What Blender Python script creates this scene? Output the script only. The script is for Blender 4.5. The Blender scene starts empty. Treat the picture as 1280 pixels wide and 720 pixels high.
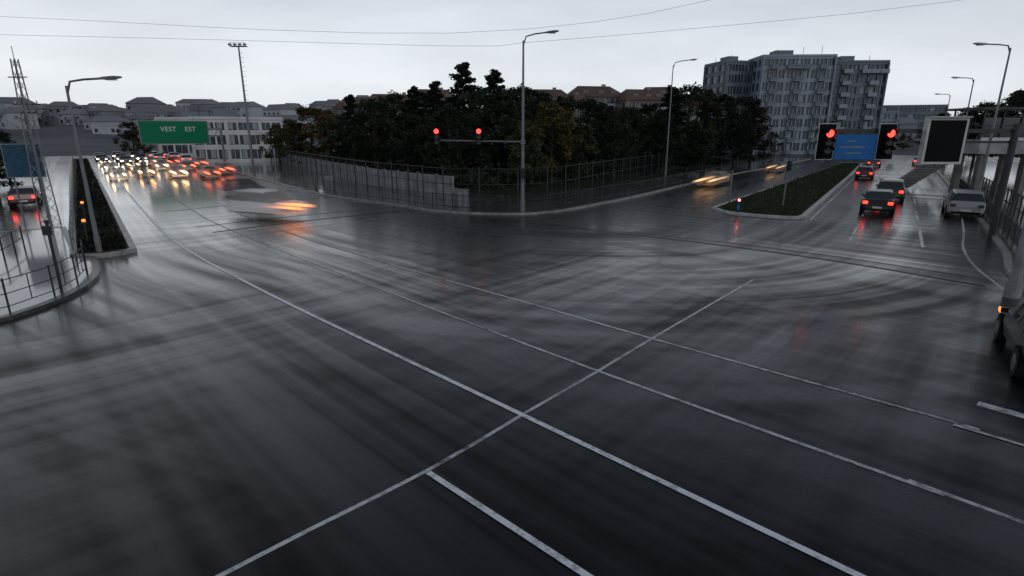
import bpy, math, random
import numpy as np
from mathutils import Vector, Matrix, noise
random.seed(7)
R=random.random
def U(a,b): return a+(b-a)*random.random()
sc=bpy.context.scene
COL=sc.collection

# ------------------------------------------------------------------ materials
def mat(name,col,rough=.7,metal=0,spec=.5,emit=None,es=0,var=0,vscale=3,alpha=1,bump=0,bscale=40,randv=0,coat=0):
    m=bpy.data.materials.new(name); m.use_nodes=True
    nt=m.node_tree; b=nt.nodes['Principled BSDF']
    b.inputs['Base Color'].default_value=(*col,1)
    b.inputs['Roughness'].default_value=rough
    b.inputs['Metallic'].default_value=metal
    b.inputs['Specular IOR Level'].default_value=spec
    b.inputs['Alpha'].default_value=alpha
    if coat: b.inputs['Coat Weight'].default_value=coat; b.inputs['Coat Roughness'].default_value=.08
    if emit: 
        b.inputs['Emission Color'].default_value=(*emit,1); b.inputs['Emission Strength'].default_value=es
    if var or randv:
        tc=nt.nodes.new('ShaderNodeTexCoord'); n=nt.nodes.new('ShaderNodeTexNoise')
        n.inputs['Scale'].default_value=vscale; n.inputs['Detail'].default_value=6
        nt.links.new(tc.outputs['Object'],n.inputs['Vector'])
        mr=nt.nodes.new('ShaderNodeMapRange'); mr.inputs[1].default_value=.3; mr.inputs[2].default_value=.7
        mr.inputs[3].default_value=1-var; mr.inputs[4].default_value=1+var
        nt.links.new(n.outputs['Fac'],mr.inputs[0])
        sca=nt.nodes.new('ShaderNodeVectorMath'); sca.operation='SCALE'; sca.inputs[0].default_value=col
        fac=mr.outputs[0]
        if randv:
            oi=nt.nodes.new('ShaderNodeObjectInfo'); m2=nt.nodes.new('ShaderNodeMapRange')
            m2.inputs[3].default_value=1-randv; m2.inputs[4].default_value=1+randv
            nt.links.new(oi.outputs['Random'],m2.inputs[0])
            mm=nt.nodes.new('ShaderNodeMath'); mm.operation='MULTIPLY'
            nt.links.new(fac,mm.inputs[0]); nt.links.new(m2.outputs[0],mm.inputs[1]); fac=mm.outputs[0]
        nt.links.new(fac,sca.inputs['Scale']); nt.links.new(sca.outputs[0],b.inputs['Base Color'])
    if bump:
        tc=nt.nodes.new('ShaderNodeTexCoord'); n=nt.nodes.new('ShaderNodeTexNoise')
        n.inputs['Scale'].default_value=bscale; n.inputs['Detail'].default_value=4
        bp=nt.nodes.new('ShaderNodeBump'); bp.inputs['Strength'].default_value=bump; bp.inputs['Distance'].default_value=.02
        nt.links.new(tc.outputs['Object'],n.inputs['Vector']); nt.links.new(n.outputs['Fac'],bp.inputs['Height'])
        nt.links.new(bp.outputs[0],b.inputs['Normal'])
    return m

def smear_mat(name,col,alpha,ym,rough=.5,emit=None,es=0,soft=.55):
    # moving car recorded over the exposure: body fades out towards both ends of its travel
    m=mat(name,col,rough,emit=emit,es=es); nt=m.node_tree; b=nt.nodes['Principled BSDF']
    tc=nt.nodes.new('ShaderNodeTexCoord'); s=nt.nodes.new('ShaderNodeSeparateXYZ'); nt.links.new(tc.outputs['Object'],s.inputs[0])
    a=nt.nodes.new('ShaderNodeMath'); a.operation='ABSOLUTE'; nt.links.new(s.outputs[1],a.inputs[0])
    mr=nt.nodes.new('ShaderNodeMapRange'); mr.interpolation_type='SMOOTHSTEP'; mr.inputs[1].default_value=ym*(1-soft); mr.inputs[2].default_value=ym; mr.inputs[3].default_value=alpha; mr.inputs[4].default_value=0
    nt.links.new(a.outputs[0],mr.inputs[0]); nt.links.new(mr.outputs[0],b.inputs['Alpha'])
    return m

M={}
M['steel']=mat('galvanised_steel',(.18,.19,.2),.5,.5,var=.2)
M['darksteel']=mat('dark_painted_steel',(.025,.027,.03),.5,.1,var=.2)
M['wire']=mat('wire_sheath',(.14,.14,.15),.6)
M['black']=mat('black_plastic',(.008,.008,.009),.85,spec=.1)
M['white']=mat('white_painted_metal',(.5,.5,.5),.5,var=.1)
M['concrete']=mat('wet_concrete',(.10,.10,.103),.45,var=.35,vscale=1.5)
M['wallc']=mat('pale_concrete',(.24,.25,.262),.7,var=.35,vscale=1.2)
M['kerb']=mat('kerb_stone',(.24,.24,.235),.4,var=.4,vscale=2)
M['kerbd']=mat('dark_wet_kerb',(.05,.05,.052),.3,var=.4,vscale=2)
M['kerbw']=mat('pale_kerb_stone',(.42,.42,.41),.4,var=.3,vscale=2)
M['pave']=mat('wet_paving',(.06,.062,.067),.3,var=.4,vscale=.8,bump=.08,bscale=6,coat=.9)
M['soil']=mat('dark_soil',(.02,.016,.012),.9,var=.4,vscale=2,bump=.8,bscale=6)
M['grass']=mat('grass_ground',(.024,.03,.014),.9,spec=.2,var=.5,vscale=1.2)
M['blade']=mat('grass_blade',(.028,.038,.016),.8,spec=.2,var=.4,vscale=1)
M['park']=mat('park_ground',(.02,.022,.014),.95,spec=.1,var=.5,vscale=.5)
M['bark']=mat('bark',(.03,.025,.02),.9,var=.3,vscale=5)
M['leafd']=mat('leaf_dark',(.022,.029,.019),.8,spec=.12,var=.6,vscale=.8,randv=.4)
M['leafc']=mat('conifer_needles',(.013,.02,.015),.85,spec=.1,var=.5,vscale=.8,randv=.3)
M['leafy']=mat('leaf_autumn',(.07,.052,.02),.8,spec=.12,var=.6,vscale=.8,randv=.3)
M['leafo']=mat('leaf_olive',(.044,.05,.024),.8,spec=.12,var=.6,vscale=.8,randv=.3)
M['glass']=mat('window_glass',(.03,.035,.042),.12,0,.6)
M['redlamp']=mat('red_lamp',(.3,.01,.01),.4,emit=(1,.03,.015),es=6)
M['redsig']=mat('red_signal_lens',(.3,.01,.01),.4,emit=(1,.03,.02),es=6)
M['redstrong']=mat('red_reflection_lens',(.3,.01,.01),.4,emit=(1,.10,.08),es=14)  # lens of the added lamp that reddens the road
M['offlens']=mat('unlit_lens',(.03,.03,.02),.3)
M['headlamp']=mat('head_lamp',(.8,.8,.8),.3,emit=(1,.8,.55),es=18)
M['orange']=mat('orange_lamp',(.8,.3,.1),.4,emit=(1,.22,.04),es=2)
M['tyre']=mat('tyre_rubber',(.012,.012,.012),.7)
M['rim']=mat('wheel_rim',(.3,.3,.31),.35,.8)
M['green']=mat('green_sign_face',(.0,.15,.075),.6,spec=.2)
M['blue']=mat('blue_sign_face',(.015,.13,.38),.6,spec=.2)
M['signwhite']=mat('sign_lettering',(.6,.6,.6),.5)
def paint(name,c,r=.22,a=1): return mat(name,c,r,0,.6,alpha=a)

# ------------------------------------------------------------------ mesh builder
class MB:
    def __init__(s): s.v=[];s.f=[];s.m=[];s.mats=[]
    def mi(s,k):
        m=M[k] if isinstance(k,str) else k
        if m not in s.mats: s.mats.append(m)
        return s.mats.index(m)
    def add(s,vs,fs,k):
        o=len(s.v); s.v+= [tuple(v) for v in vs]; i=s.mi(k)
        for f in fs: s.f.append(tuple(o+j for j in f)); s.m.append(i)
    def box(s,c,d,k,rot=0,bev=0):
        cx,cy,cz=c; x,y,z=d[0]/2,d[1]/2,d[2]/2
        cr,sr=math.cos(rot),math.sin(rot)
        P=[]
        for a,b,e in [(-x,-y,-z),(x,-y,-z),(x,y,-z),(-x,y,-z),(-x,-y,z),(x,-y,z),(x,y,z),(-x,y,z)]:
            P.append((cx+a*cr-b*sr,cy+a*sr+b*cr,cz+e))
        s.add(P,[(0,3,2,1),(4,5,6,7),(0,1,5,4),(1,2,6,5),(2,3,7,6),(3,0,4,7)],k)
    def tube(s,pts,r,k,n=8,r2=None,cap=True):
        pts=[Vector(p) for p in pts]; L=len(pts); P=[]
        for i,p in enumerate(pts):
            t=(pts[min(i+1,L-1)]-pts[max(i-1,0)]).normalized()
            a=t.cross(Vector((0,0,1))); 
            if a.length<.05: a=t.cross(Vector((1,0,0)))
            a.normalize(); b=t.cross(a)
            rr=r if r2 is None else r+(r2-r)*i/(L-1)
            for j in range(n):
                an=2*math.pi*j/n; P.append(p+a*math.cos(an)*rr+b*math.sin(an)*rr)
        F=[]
        for i in range(L-1):
            for j in range(n):
                F.append((i*n+j,i*n+(j+1)%n,(i+1)*n+(j+1)%n,(i+1)*n+j))
        if cap: F.append(tuple(range(n))[::-1]); F.append(tuple((L-1)*n+j for j in range(n)))
        s.add(P,F,k)
    def poly(s,pts,z0,z1,k,ks=None):
        n=len(pts)
        s.add([(p[0],p[1],z1) for p in pts],[tuple(range(n))],k)
        if z1>z0:
            P=[(p[0],p[1],z0) for p in pts]+[(p[0],p[1],z1) for p in pts]
            s.add(P,[(i,(i+1)%n,n+(i+1)%n,n+i) for i in range(n)],ks or k)
    def obj(s,name,parent=None,smooth=False,loc=None,rz=0,bevel=0):
        me=bpy.data.meshes.new(name); me.from_pydata(s.v,[],s.f)
        for m in s.mats: me.materials.append(m)
        me.polygons.foreach_set('material_index',s.m)
        if smooth: me.polygons.foreach_set('use_smooth',[True]*len(s.f))
        me.update()
        o=bpy.data.objects.new(name,me); COL.objects.link(o)
        if parent: o.parent=parent
        if loc: o.location=loc
        o.rotation_euler[2]=rz
        return o
def empty(name,loc=(0,0,0),rz=0):
    o=bpy.data.objects.new(name,None); COL.objects.link(o); o.location=loc; o.rotation_euler[2]=rz; o.empty_display_size=.2
    return o
def catmull(pts,step=1.0):
    P=[Vector((*p[:2],p[2] if len(p)>2 else 0)) for p in pts]; out=[]
    P=[2*P[0]-P[1]]+P+[2*P[-1]-P[-2]]
    for i in range(1,len(P)-2):
        n=max(2,int((P[i+1]-P[i]).length/step))
        for j in range(n):
            t=j/n; a,b,c,d=P[i-1],P[i],P[i+1],P[i+2]
            out.append(.5*((2*b)+(c-a)*t+(2*a-5*b+4*c-d)*t*t+(3*b-a-3*c+d)*t**3))
    out.append(P[-2]); return out
def ribbon(mb,pts,w,z,k,step=1.0,dash=None,w2=None):
    P=catmull(pts,step); L=0; n=len(P)
    for i in range(n-1):
        a,b=P[i],P[i+1]; seg=(b-a).length
        ta=(P[min(i+1,n-1)]-P[max(i-1,0)]).normalized(); tb=(P[min(i+2,n-1)]-P[i]).normalized()
        wa=w if w2 is None else w+(w2-w)*i/n; wb=w if w2 is None else w+(w2-w)*(i+1)/n
        if not dash or (L%(dash[0]+dash[1]))<dash[0]:
            na=Vector((-ta.y,ta.x,0))*wa/2; nb=Vector((-tb.y,tb.x,0))*wb/2
            q=[a-na,b-nb,b+nb,a+na]
            mb.add([(v.x,v.y,z) for v in q],[(0,1,2,3)],k)
        L+=seg

# directions: left road l, right road r
l=Vector((-.6,.8)); nl=Vector((.8,.6))
r=Vector((.557,.83)); nr=Vector((.83,-.557))
def LP(a,s): v=nl*a+l*s; return (v.x,v.y)
def RP(a,s): v=nr*a+r*s; return (v.x,v.y)

# ------------------------------------------------------------------ asphalt with wheel-track flow coordinates
def flow(line):
    return np.array([[p.x,p.y] for p in catmull(line,2.0)])
F1=flow([(22,-11),(12,-1.6),(4.5,5.9),(.2,10.2),(-8.8,19.4),(-17.3,28.3),(-24.5,37.5),(-47.6,67.6),(-100,137)])
F2=flow([(-22,-8),(-12,-1),(-3.8,5.9),(.2,10.2),(4,14.4),(9.5,20.6),(24,38),(60,92),(95,144)])
F3=flow([(-95,139),(-42,68),(-20,39),(-6,26),(6,22.5),(15,27),(27,44),(58,90),(92,141)])
F4=flow([(-100,-8),(-40,5),(-16,12),(-2,19),(9,26),(22,40),(58,93),(92,144)])
def dist(P,X):
    best=np.full(len(X),1e9); sd=np.zeros(len(X)); ss=np.zeros(len(X)); acc=0
    for i in range(len(P)-1):
        a=P[i];b=P[i+1];ab=b-a;L=np.hypot(*ab)
        t=((X-a)@ab)/(L*L); 
        tc=np.clip(t,0,1); q=a+tc[:,None]*ab; dv=X-q; d=np.hypot(dv[:,0],dv[:,1])
        sg=np.sign(ab[0]*(X[:,1]-a[1])-ab[1]*(X[:,0]-a[0]))
        m=d<best; best[m]=d[m]; sd[m]=(d*sg)[m]; ss[m]=acc+(tc*L)[m]; acc+=L
    return sd,ss
xs=np.concatenate([np.arange(-130,-30,2.),np.arange(-30,30,.8),np.arange(30,121,2.)]); ys=np.concatenate([np.arange(-10,60,.8),np.arange(60,151,2.)])
gx,gy=np.meshgrid(xs,ys); X=np.stack([gx.ravel(),gy.ravel()],1)
nx,ny=len(xs),len(ys)
verts=[(a,b,0) for a,b in X]
faces=[(j*nx+i,j*nx+i+1,(j+1)*nx+i+1,(j+1)*nx+i) for j in range(ny-1) for i in range(nx-1)]
me=bpy.data.meshes.new('road'); me.from_pydata(verts,[],faces)
li=np.zeros(len(me.loops),dtype=np.int32); me.loops.foreach_get('vertex_index',li)
for k,P in enumerate([F1,F2,F3,F4]):
    sd,ss=dist(P,X); uv=me.uv_layers.new(name='flow%d'%(k+1))
    arr=np.stack([sd[li],ss[li]],1).ravel().astype(np.float32)
    uv.data.foreach_set('uv',arr)
# sheen mask: reflection strengthened by hand up the left carriageway to brighten it
sheen_mask=np.clip((-.6*X[:,0]+.8*X[:,1]-20)/24,0,1)*np.clip((20-(.8*X[:,0]+.6*X[:,1]))/8,0,1)
at=me.attributes.new('sheen_boost','FLOAT','POINT'); at.data.foreach_set('value',sheen_mask.astype(np.float32))
road=bpy.data.objects.new('road',me); COL.objects.link(road)

def asphalt():
    m=bpy.data.materials.new('wet_asphalt'); m.use_nodes=True; nt=m.node_tree; N=nt.nodes; Lk=nt.links.new
    b=N['Principled BSDF']
    def node(t,**k):
        n=N.new(t)
        for a,v in k.items(): setattr(n,a,v)
        return n
    def math_(op,a,bv=None):
        n=node('ShaderNodeMath',operation=op)
        for i,v in enumerate([a,bv]):
            if v is None: continue
            if isinstance(v,(int,float)): n.inputs[i].default_value=v
            else: Lk(v,n.inputs[i])
        return n.outputs[0]
    def rng(v,a,b_,c,d,sm=False):
        r_=node('ShaderNodeMapRange'); 
        if sm: r_.interpolation_type='SMOOTHSTEP'
        for i,x in enumerate((a,b_,c,d)): r_.inputs[i+1].default_value=x
        Lk(v,r_.inputs[0]); return r_.outputs[0]
    def streak(uv,sx,sy,lo,hi,det=3,off=0):
        u=node('ShaderNodeUVMap',uv_map=uv); mp=node('ShaderNodeMapping'); mp.inputs['Scale'].default_value=(sx,sy,1); mp.inputs['Location'].default_value=(off,off*1.7,0)
        Lk(u.outputs[0],mp.inputs[0]); n=node('ShaderNodeTexNoise'); n.inputs['Scale'].default_value=1; n.inputs['Detail'].default_value=det
        n.inputs['Roughness'].default_value=.6
        Lk(mp.outputs[0],n.inputs['Vector']); return rng(n.outputs['Fac'],lo,hi,0,1,True)
    s1=streak('flow1',.42,.010,.34,.66); s2=streak('flow2',.4,.012,.34,.66,off=3); s3=streak('flow3',.42,.010,.34,.66,off=7); s4=streak('flow4',.4,.010,.34,.66,off=11)
    f1=streak('flow1',1.5,.014,.3,.7,3,off=5); f3=streak('flow3',1.4,.014,.3,.7,3,off=9); f2=streak('flow2',1.4,.014,.3,.7,3,off=15)
    tc=node('ShaderNodeTexCoord')
    def nz(scale,det=3,lo=.35,hi=.65):
        n=node('ShaderNodeTexNoise'); n.inputs['Scale'].default_value=scale; n.inputs['Detail'].default_value=det
        Lk(tc.outputs['Object'],n.inputs['Vector']); return rng(n.outputs['Fac'],lo,hi,0,1,True)
    big=nz(.05,1,.3,.7); big2=nz(.07,1,.3,.7)
    def mix(a,c,f):
        n=node('ShaderNodeMix'); n.data_type='FLOAT'
        for i,v in ((0,f),(2,a),(3,c)):
            if isinstance(v,(int,float)): n.inputs[i].default_value=v
            else: Lk(v,n.inputs[i])
        return n.outputs[0]
    w=mix(mix(s1,s3,big),mix(s4,s2,big),math_('MULTIPLY',big2,.8))
    fine=mix(mix(f1,f3,big),f2,math_('MULTIPLY',big2,.7))
    w=math_('ADD',math_('MULTIPLY',w,.5),math_('MULTIPLY',fine,.5))
    w=rng(w,.1,.9,.05,.95,True)
    boost=node('ShaderNodeAttribute',attribute_name='sheen_boost')
    wf=math_('MINIMUM',math_('ADD',math_('MULTIPLY',w,mix(1,.45,boost.outputs['Fac'])),math_('MULTIPLY',boost.outputs['Fac'],.6)),1.0)
    # wf: 0 = dried wheel track, 1 = standing film of water; raised by the added sheen
    Lk(rng(wf,0,1,.46,.2),b.inputs['Roughness'])
    Lk(rng(wf,0,1,.1,.5),b.inputs['Specular IOR Level'])
    Lk(math_('ADD',rng(wf,0.1,1,0.05,.62),math_('MULTIPLY',boost.outputs['Fac'],.38)),b.inputs['Coat Weight'])
    Lk(rng(wf,0,1,.24,.11),b.inputs['Coat Roughness'])
    Lk(rng(boost.outputs['Fac'],0,1,1.36,2.1),b.inputs['Coat IOR'])  # coat reflects more than water would, to lift the sheen
    grain=node('ShaderNodeTexNoise'); grain.inputs['Scale'].default_value=28; grain.inputs['Detail'].default_value=5; grain.inputs['Roughness'].default_value=.7
    Lk(tc.outputs['Object'],grain.inputs['Vector'])
    base=math_('MULTIPLY',math_('ADD',math_('MULTIPLY',grain.outputs['Fac'],1.6),.2),mix(.0062,.0072,wf))
    cc=node('ShaderNodeCombineColor'); 
    Lk(math_('MULTIPLY',base,.95),cc.inputs[0]); Lk(math_('MULTIPLY',base,1.06),cc.inputs[1]); Lk(math_('MULTIPLY',base,1.4),cc.inputs[2])
    Lk(cc.outputs[0],b.inputs['Base Color'])
    bp=node('ShaderNodeBump'); bp.inputs['Strength'].default_value=.3; bp.inputs['Distance'].default_value=.006
    Lk(grain.outputs['Fac'],bp.inputs['Height']); Lk(bp.outputs[0],b.inputs['Normal'])
    bp2=node('ShaderNodeBump'); bp2.inputs['Strength'].default_value=.07; bp2.inputs['Distance'].default_value=.006
    Lk(grain.outputs['Fac'],bp2.inputs['Height']); Lk(bp2.outputs[0],b.inputs['Coat Normal'])
    return m
me.materials.append(asphalt())

def linepaint(name,wear=.5,bright=.42):
    m=bpy.data.materials.new(name); m.use_nodes=True; nt=m.node_tree; b=nt.nodes['Principled BSDF']
    tc=nt.nodes.new('ShaderNodeTexCoord'); n=nt.nodes.new('ShaderNodeTexNoise'); n.inputs['Scale'].default_value=4.5; n.inputs['Detail'].default_value=8; n.inputs['Roughness'].default_value=.8
    nt.links.new(tc.outputs['Object'],n.inputs['Vector'])
    n2=nt.nodes.new('ShaderNodeTexNoise'); n2.inputs['Scale'].default_value=.35; n2.inputs['Detail'].default_value=2
    nt.links.new(tc.outputs['Object'],n2.inputs['Vector'])
    ad=nt.nodes.new('ShaderNodeMath'); ad.operation='MULTIPLY_ADD'; ad.inputs[1].default_value=.45; nt.links.new(n2.outputs['Fac'],ad.inputs[0]); 
    sb=nt.nodes.new('ShaderNodeMath'); sb.operation='SUBTRACT'; sb.inputs[1].default_value=.225; nt.links.new(n.outputs['Fac'],sb.inputs[0]); nt.links.new(sb.outputs[0],ad.inputs[2])
    cr=nt.nodes.new('ShaderNodeValToRGB'); cr.color_ramp.elements[0].position=wear-.12; cr.color_ramp.elements[0].color=(.014,.015,.018,1)
    cr.color_ramp.elements[1].position=wear+.14; cr.color_ramp.elements[1].color=(bright,bright*1.03,bright*1.08,1)
    nt.links.new(ad.outputs[0],cr.inputs[0]); nt.links.new(cr.outputs[0],b.inputs['Base Color'])
    b.inputs['Roughness'].default_value=.35
    return m
M['line']=linepaint('worn_road_paint',.45,.62); M['linefaint']=linepaint('very_worn_road_paint',.53,.5); M['linehv']=linepaint('fresh_road_paint',.38,.78)
M['seam']=mat('tar_seam',(.005,.005,.006),.5,spec=.2)

mk=MB()
ribbon(mk,[(12,-1.6),(4.5,5.9),(.2,10.2),(-8.8,19.2),(-17.1,28.2),(-24.9,38.2),(-35.5,52.3),(-47.6,68.4),(-73.5,102.9)],.12,.012,'linehv')
mk.obj('lane_marking')
mk=MB(); ribbon(mk,[(6.8,7.6),(6.1,8.3),(2.1,12.3),(-1.5,16.1),(-8.3,23.4),(-12,27.4)],.1,.008,'line'); 
ribbon(mk,[(-12,27.4),(-18,34.2),(-24,41.8),(-46.1,71.3),(-72,105)],.1,.008,'linefaint'); mk.obj('lane_marking')
mk=MB(); ribbon(mk,[(8.9,9.6),(8.5,10.1),(4,14.4),(.3,18.1),(-5.5,23.8)],.1,.008,'line')
ribbon(mk,[(-5.5,23.8),(-13.2,32),(-22.8,44),(-42.6,71.3),(-68,105)],.1,.008,'linefaint'); mk.obj('lane_marking')
mk=MB(); ribbon(mk,[(-7,2.3),(-3.8,5.9),(-1.4,8.3),(.2,10.2),(2.1,12.4),(4,14.7),(9.3,20.9)],.085,.004,'line'); mk.obj('lane_marking')
mk=MB(); ribbon(mk,[(-1.4,8.2),(1,5.9),(4,3)],.11,.016,'linehv'); mk.obj('lane_marking')
for a,b_,w in [((6.5,8),(8.2,6.2),.1),((8.6,9.8),(10,8.3),.1),((9.8,10.7),(11,9.3),.26)]:
    mk=MB(); ribbon(mk,[a,b_],w,.004 if a[0]!=8.6 else .014,'line'); mk.obj('lane_marking')
mk=MB()
ribbon(mk,[(16.9,29.2),(18.7,27.2),(20.6,25.2)],.25,.004,'linefaint'); mk.obj('stop_line')
mk=MB(); ribbon(mk,[(18.2,31.2),(20.2,29.2),(22.3,27)],.12,.004,'linefaint',dash=(1,1),step=.5); mk.obj('crossing_marking')
for a in (-1.4,1.7):
    mk=MB(); ribbon(mk,[RP(a,34),RP(a,70),RP(a,130)],.14,.004,'line',dash=(6,4)); mk.obj('lane_marking')
mk=MB(); ribbon(mk,[RP(4.1,130),RP(4.1,90),RP(4.2,60),(32.6,40.8),(26.2,32.2),(22.3,27.2),(19.8,23.4),(18.2,20.3),(17.2,18.4)],.11,.004,'line'); mk.obj('edge_line')
mk=MB(); ribbon(mk,[RP(-4.1,41),RP(-4.1,120)],.12,.004,'line'); mk.obj('edge_line')
mk=MB()
for pth,w in [([(3.5,33),(9,29),(14,24.5),(17.5,20)],.25),([(2.5,34),(9,30),(15,25),(18.5,20.6)],.12),([(-17,31.5),(-12,37),(-6,41.5)],.3),([(-19,33.5),(-14,38.5),(-8.5,43)],.18),
              ([(-25,40),(-20,46),(-15,50)],.2)]:
    ribbon(mk,pth,w,.0035,'seam')
mk.obj('tar_seam')

# ------------------------------------------------------------------ ground sheet & hills
n=80
def hillz(x,y):
    d=math.hypot(x,y)
    if d<170: return -.03
    k=min(1,(d-170)/330); k=k*k*(3-2*k)
    side=1.0 if x<0 else .55
    return -.03+k*(15+10*noise.noise(Vector((x*.004,y*.004,0)))+5*noise.noise(Vector((x*.013,y*.013,3))))*side*1.15
mb=MB(); vs=[];fs=[]
xr=[math.copysign(abs(t)**1.8,t)*2200 for t in np.linspace(-1,1,n+1)]
yr=[-300+ (t**1.6)*3000 for t in np.linspace(0,1,n+1)]
for y in yr:
    for x in xr: vs.append((x,y,hillz(x,y)))
for j in range(n):
    for i in range(n): fs.append((j*(n+1)+i,j*(n+1)+i+1,(j+1)*(n+1)+i+1,(j+1)*(n+1)+i))
M['hill']=mat('hazed_ground',(.14,.15,.16),.95,spec=.1,var=.4,vscale=.02)  # haze put into the colour: ground painted paler and greyer
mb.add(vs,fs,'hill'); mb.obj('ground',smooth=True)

M['tw1']=mat('hazed_wall_pale',(.34,.365,.395),.8,var=.2,vscale=.1); M['tw2']=mat('hazed_wall_grey',(.19,.2,.225),.8); M['tw3']=mat('hazed_roof',(.16,.16,.17),.8); M['tw4']=mat('hazed_foliage',(.10,.11,.114),.9)  # pale blue-grey tones carry painted distance haze
mb=MB()
def house(x,y,z,w,d,h,rot,kw,kr):
    mb.box((x,y,z+h/2),(w,d,h),kw,rot)
    c_,s_=math.cos(rot),math.sin(rot)
    def T(a,b,e): return (x+a*c_-b*s_,y+a*s_+b*c_,z+e)
    W,D=w/2+.4,d/2+.4; rh=h+.25*d
    mb.add([T(-W,-D,h),T(W,-D,h),T(W,D,h),T(-W,D,h),T(-W*.7,0,rh),T(W*.7,0,rh)],[(0,1,5,4),(1,2,5),(2,3,4,5),(3,0,4)],kr)
    for fl in range(max(1,int(h/3))):
        for k in range(int(w/3)):
            if R()<.8: 
                a=-w/2+1.5+k*3
                q=[T(a-.6,-d/2-.03,fl*3+1),T(a+.6,-d/2-.03,fl*3+1),T(a+.6,-d/2-.03,fl*3+2.4),T(a-.6,-d/2-.03,fl*3+2.4)]
                mb.add(q,[(0,1,2,3)],'glass')
for i in range(720):
    y=U(230,660); x=U(-1.05,-.2)*y if R()<.72 else U(-.2,1.1)*y
    z=hillz(x,y)-.5
    big=R()<.12
    if R()<.55:
        for q in range(9):
            cx,cy=x+U(-9,9),y+U(-6,6); rr=U(1.6,3.4); zz=z+U(0,1.5)
            for kk in range(26):
                d=Vector((random.gauss(0,1),random.gauss(0,1),random.gauss(0,1))).normalized()*rr
                p_=Vector((cx,cy,zz+rr))+d; u=Vector((U(-1,1),U(-1,1),U(-1,1)))*.9; v=Vector((U(-1,1),U(-1,1),U(-1,1)))*.9
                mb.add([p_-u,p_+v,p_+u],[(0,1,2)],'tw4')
    else:
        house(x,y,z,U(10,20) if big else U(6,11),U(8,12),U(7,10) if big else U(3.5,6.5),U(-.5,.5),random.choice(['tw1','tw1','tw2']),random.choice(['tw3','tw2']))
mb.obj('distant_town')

# ------------------------------------------------------------------ pavements
def kerbed(name,pts,top='pave',kerb='kerb',h=.13,kw=.28,closed=True):
    e=empty(name)
    a=MB(); a.poly(pts,0,h-.01,top,kerb); a.obj('surface',e)
    a=MB(); n=len(pts)
    for i in range(n):
        p=Vector(pts[i]); q=Vector(pts[(i+1)%n]); L=(q-p).length; d=(q-p)/L; k=max(1,int(L/1.0))
        if L>60 : k=int(L/2)
        rot=math.atan2(d.y,d.x)
        for j in range(k):
            c_=p+d*(L*(j+.5)/k); nrm=Vector((-d.y,d.x))*(kw/2-.02)*(1 if AREA>0 else -1)
            a.box((c_.x+nrm.x,c_.y+nrm.y,h/2+.002),(L/k-.012,kw,h+.004+U(-.002,.002)),kerb,rot)
    a.obj('kerb_stones',e)
    return e
def area(p): return sum(p[i][0]*p[(i+1)%len(p)][1]-p[(i+1)%len(p)][0]*p[i][1] for i in range(len(p)))
def spl(pts,step=1.2): return [(v.x,v.y) for v in catmull(pts,step)]
kl=spl([(-22,12.6),(-17.6,13.6),(-15.6,15.2),(-15.1,17.3),(-15.5,19.7),(-16.9,22.4),(-18.9,24.7),(-21.4,27)])
P=kl+[LP(-1.4,42),LP(-14,42),(-60,20),(-60,11)]
AREA=area(P); kerbed('pavement',P,kerb='kerbd')
P=spl([LP(-1.1,31.5),LP(.2,30.9),LP(1.4,31.6)],.5)+[LP(1.3,80),LP(.9,150),LP(-1.8,150),LP(-1.5,80)]
AREA=area(P); kerbed('planted_median',P,'soil','kerb',.2)
fk=spl([LP(17,135),LP(16.8,100),LP(16.8,70),(-19.4,53.6),(-15.5,49.2),(-10.2,44.4),(-5.5,40),(-2.2,38.6),(.6,38.4),(3,39.6),(6.1,43.1),(11,49.5),(17.1,58.5),RP(-18,78),RP(-16.5,100),RP(-15,135)],1.5)
P=fk+[RP(-26,140),(0,140),LP(30,140)]
AREA=area(P); kerbed('pavement',P)
a=MB(); a.poly([LP(38,125),LP(36,85),(-16,66),(-8,57),(0.2,49.5),(7.6,56.4),RP(-23,85),RP(-22,135),(40,150),(-60,150)],0,.16,'park'); a.obj('park_lawn')
P=spl([(14.7,41.3),(15,38.9),(17.1,37),(18.9,36.5),RP(-4.5,43)],.8)+[RP(-4.6,80),RP(-5,120),RP(-8.4,120),RP(-9.6,80)]
AREA=area(P); kerbed('grass_median',P,'grass','kerbw',.17,.3)
mb=MB()
def inside(p,poly):
    c_=False; j=len(poly)-1
    for i in range(len(poly)):
        if (poly[i][1]>p[1])!=(poly[j][1]>p[1]) and p[0]<(poly[j][0]-poly[i][0])*(p[1]-poly[i][1])/(poly[j][1]-poly[i][1])+poly[i][0]: c_=not c_
        j=i
    return c_
gp=[(c_[0]*.97+.03*30,c_[1]*.985+.015*60) for c_ in P]
for i in range(16000):
    t=U(0,1)**1.5; p_=RP(U(-10.4,-4.9),38+t*80)
    if not inside(p_,gp): continue
    an=U(0,6.28); h_=U(.05,.14); w_=U(.03,.06); dx,dy=math.cos(an)*w_,math.sin(an)*w_
    mb.add([(p_[0]-dx,p_[1]-dy,.16),(p_[0]+dx,p_[1]+dy,.16),(p_[0]+U(-.05,.05),p_[1]+U(-.05,.05),.16+h_)],[(0,1,2)],'blade')
mb.obj('grass_tufts')
P=[(18.2,15),(17.4,17.2),(18.3,19.3),(20.2,22.3),(22.9,25.6),RP(4.9,40),RP(4.9,140),RP(30,140),RP(40,20)]
AREA=area(P); kerbed('pavement',P)

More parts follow.
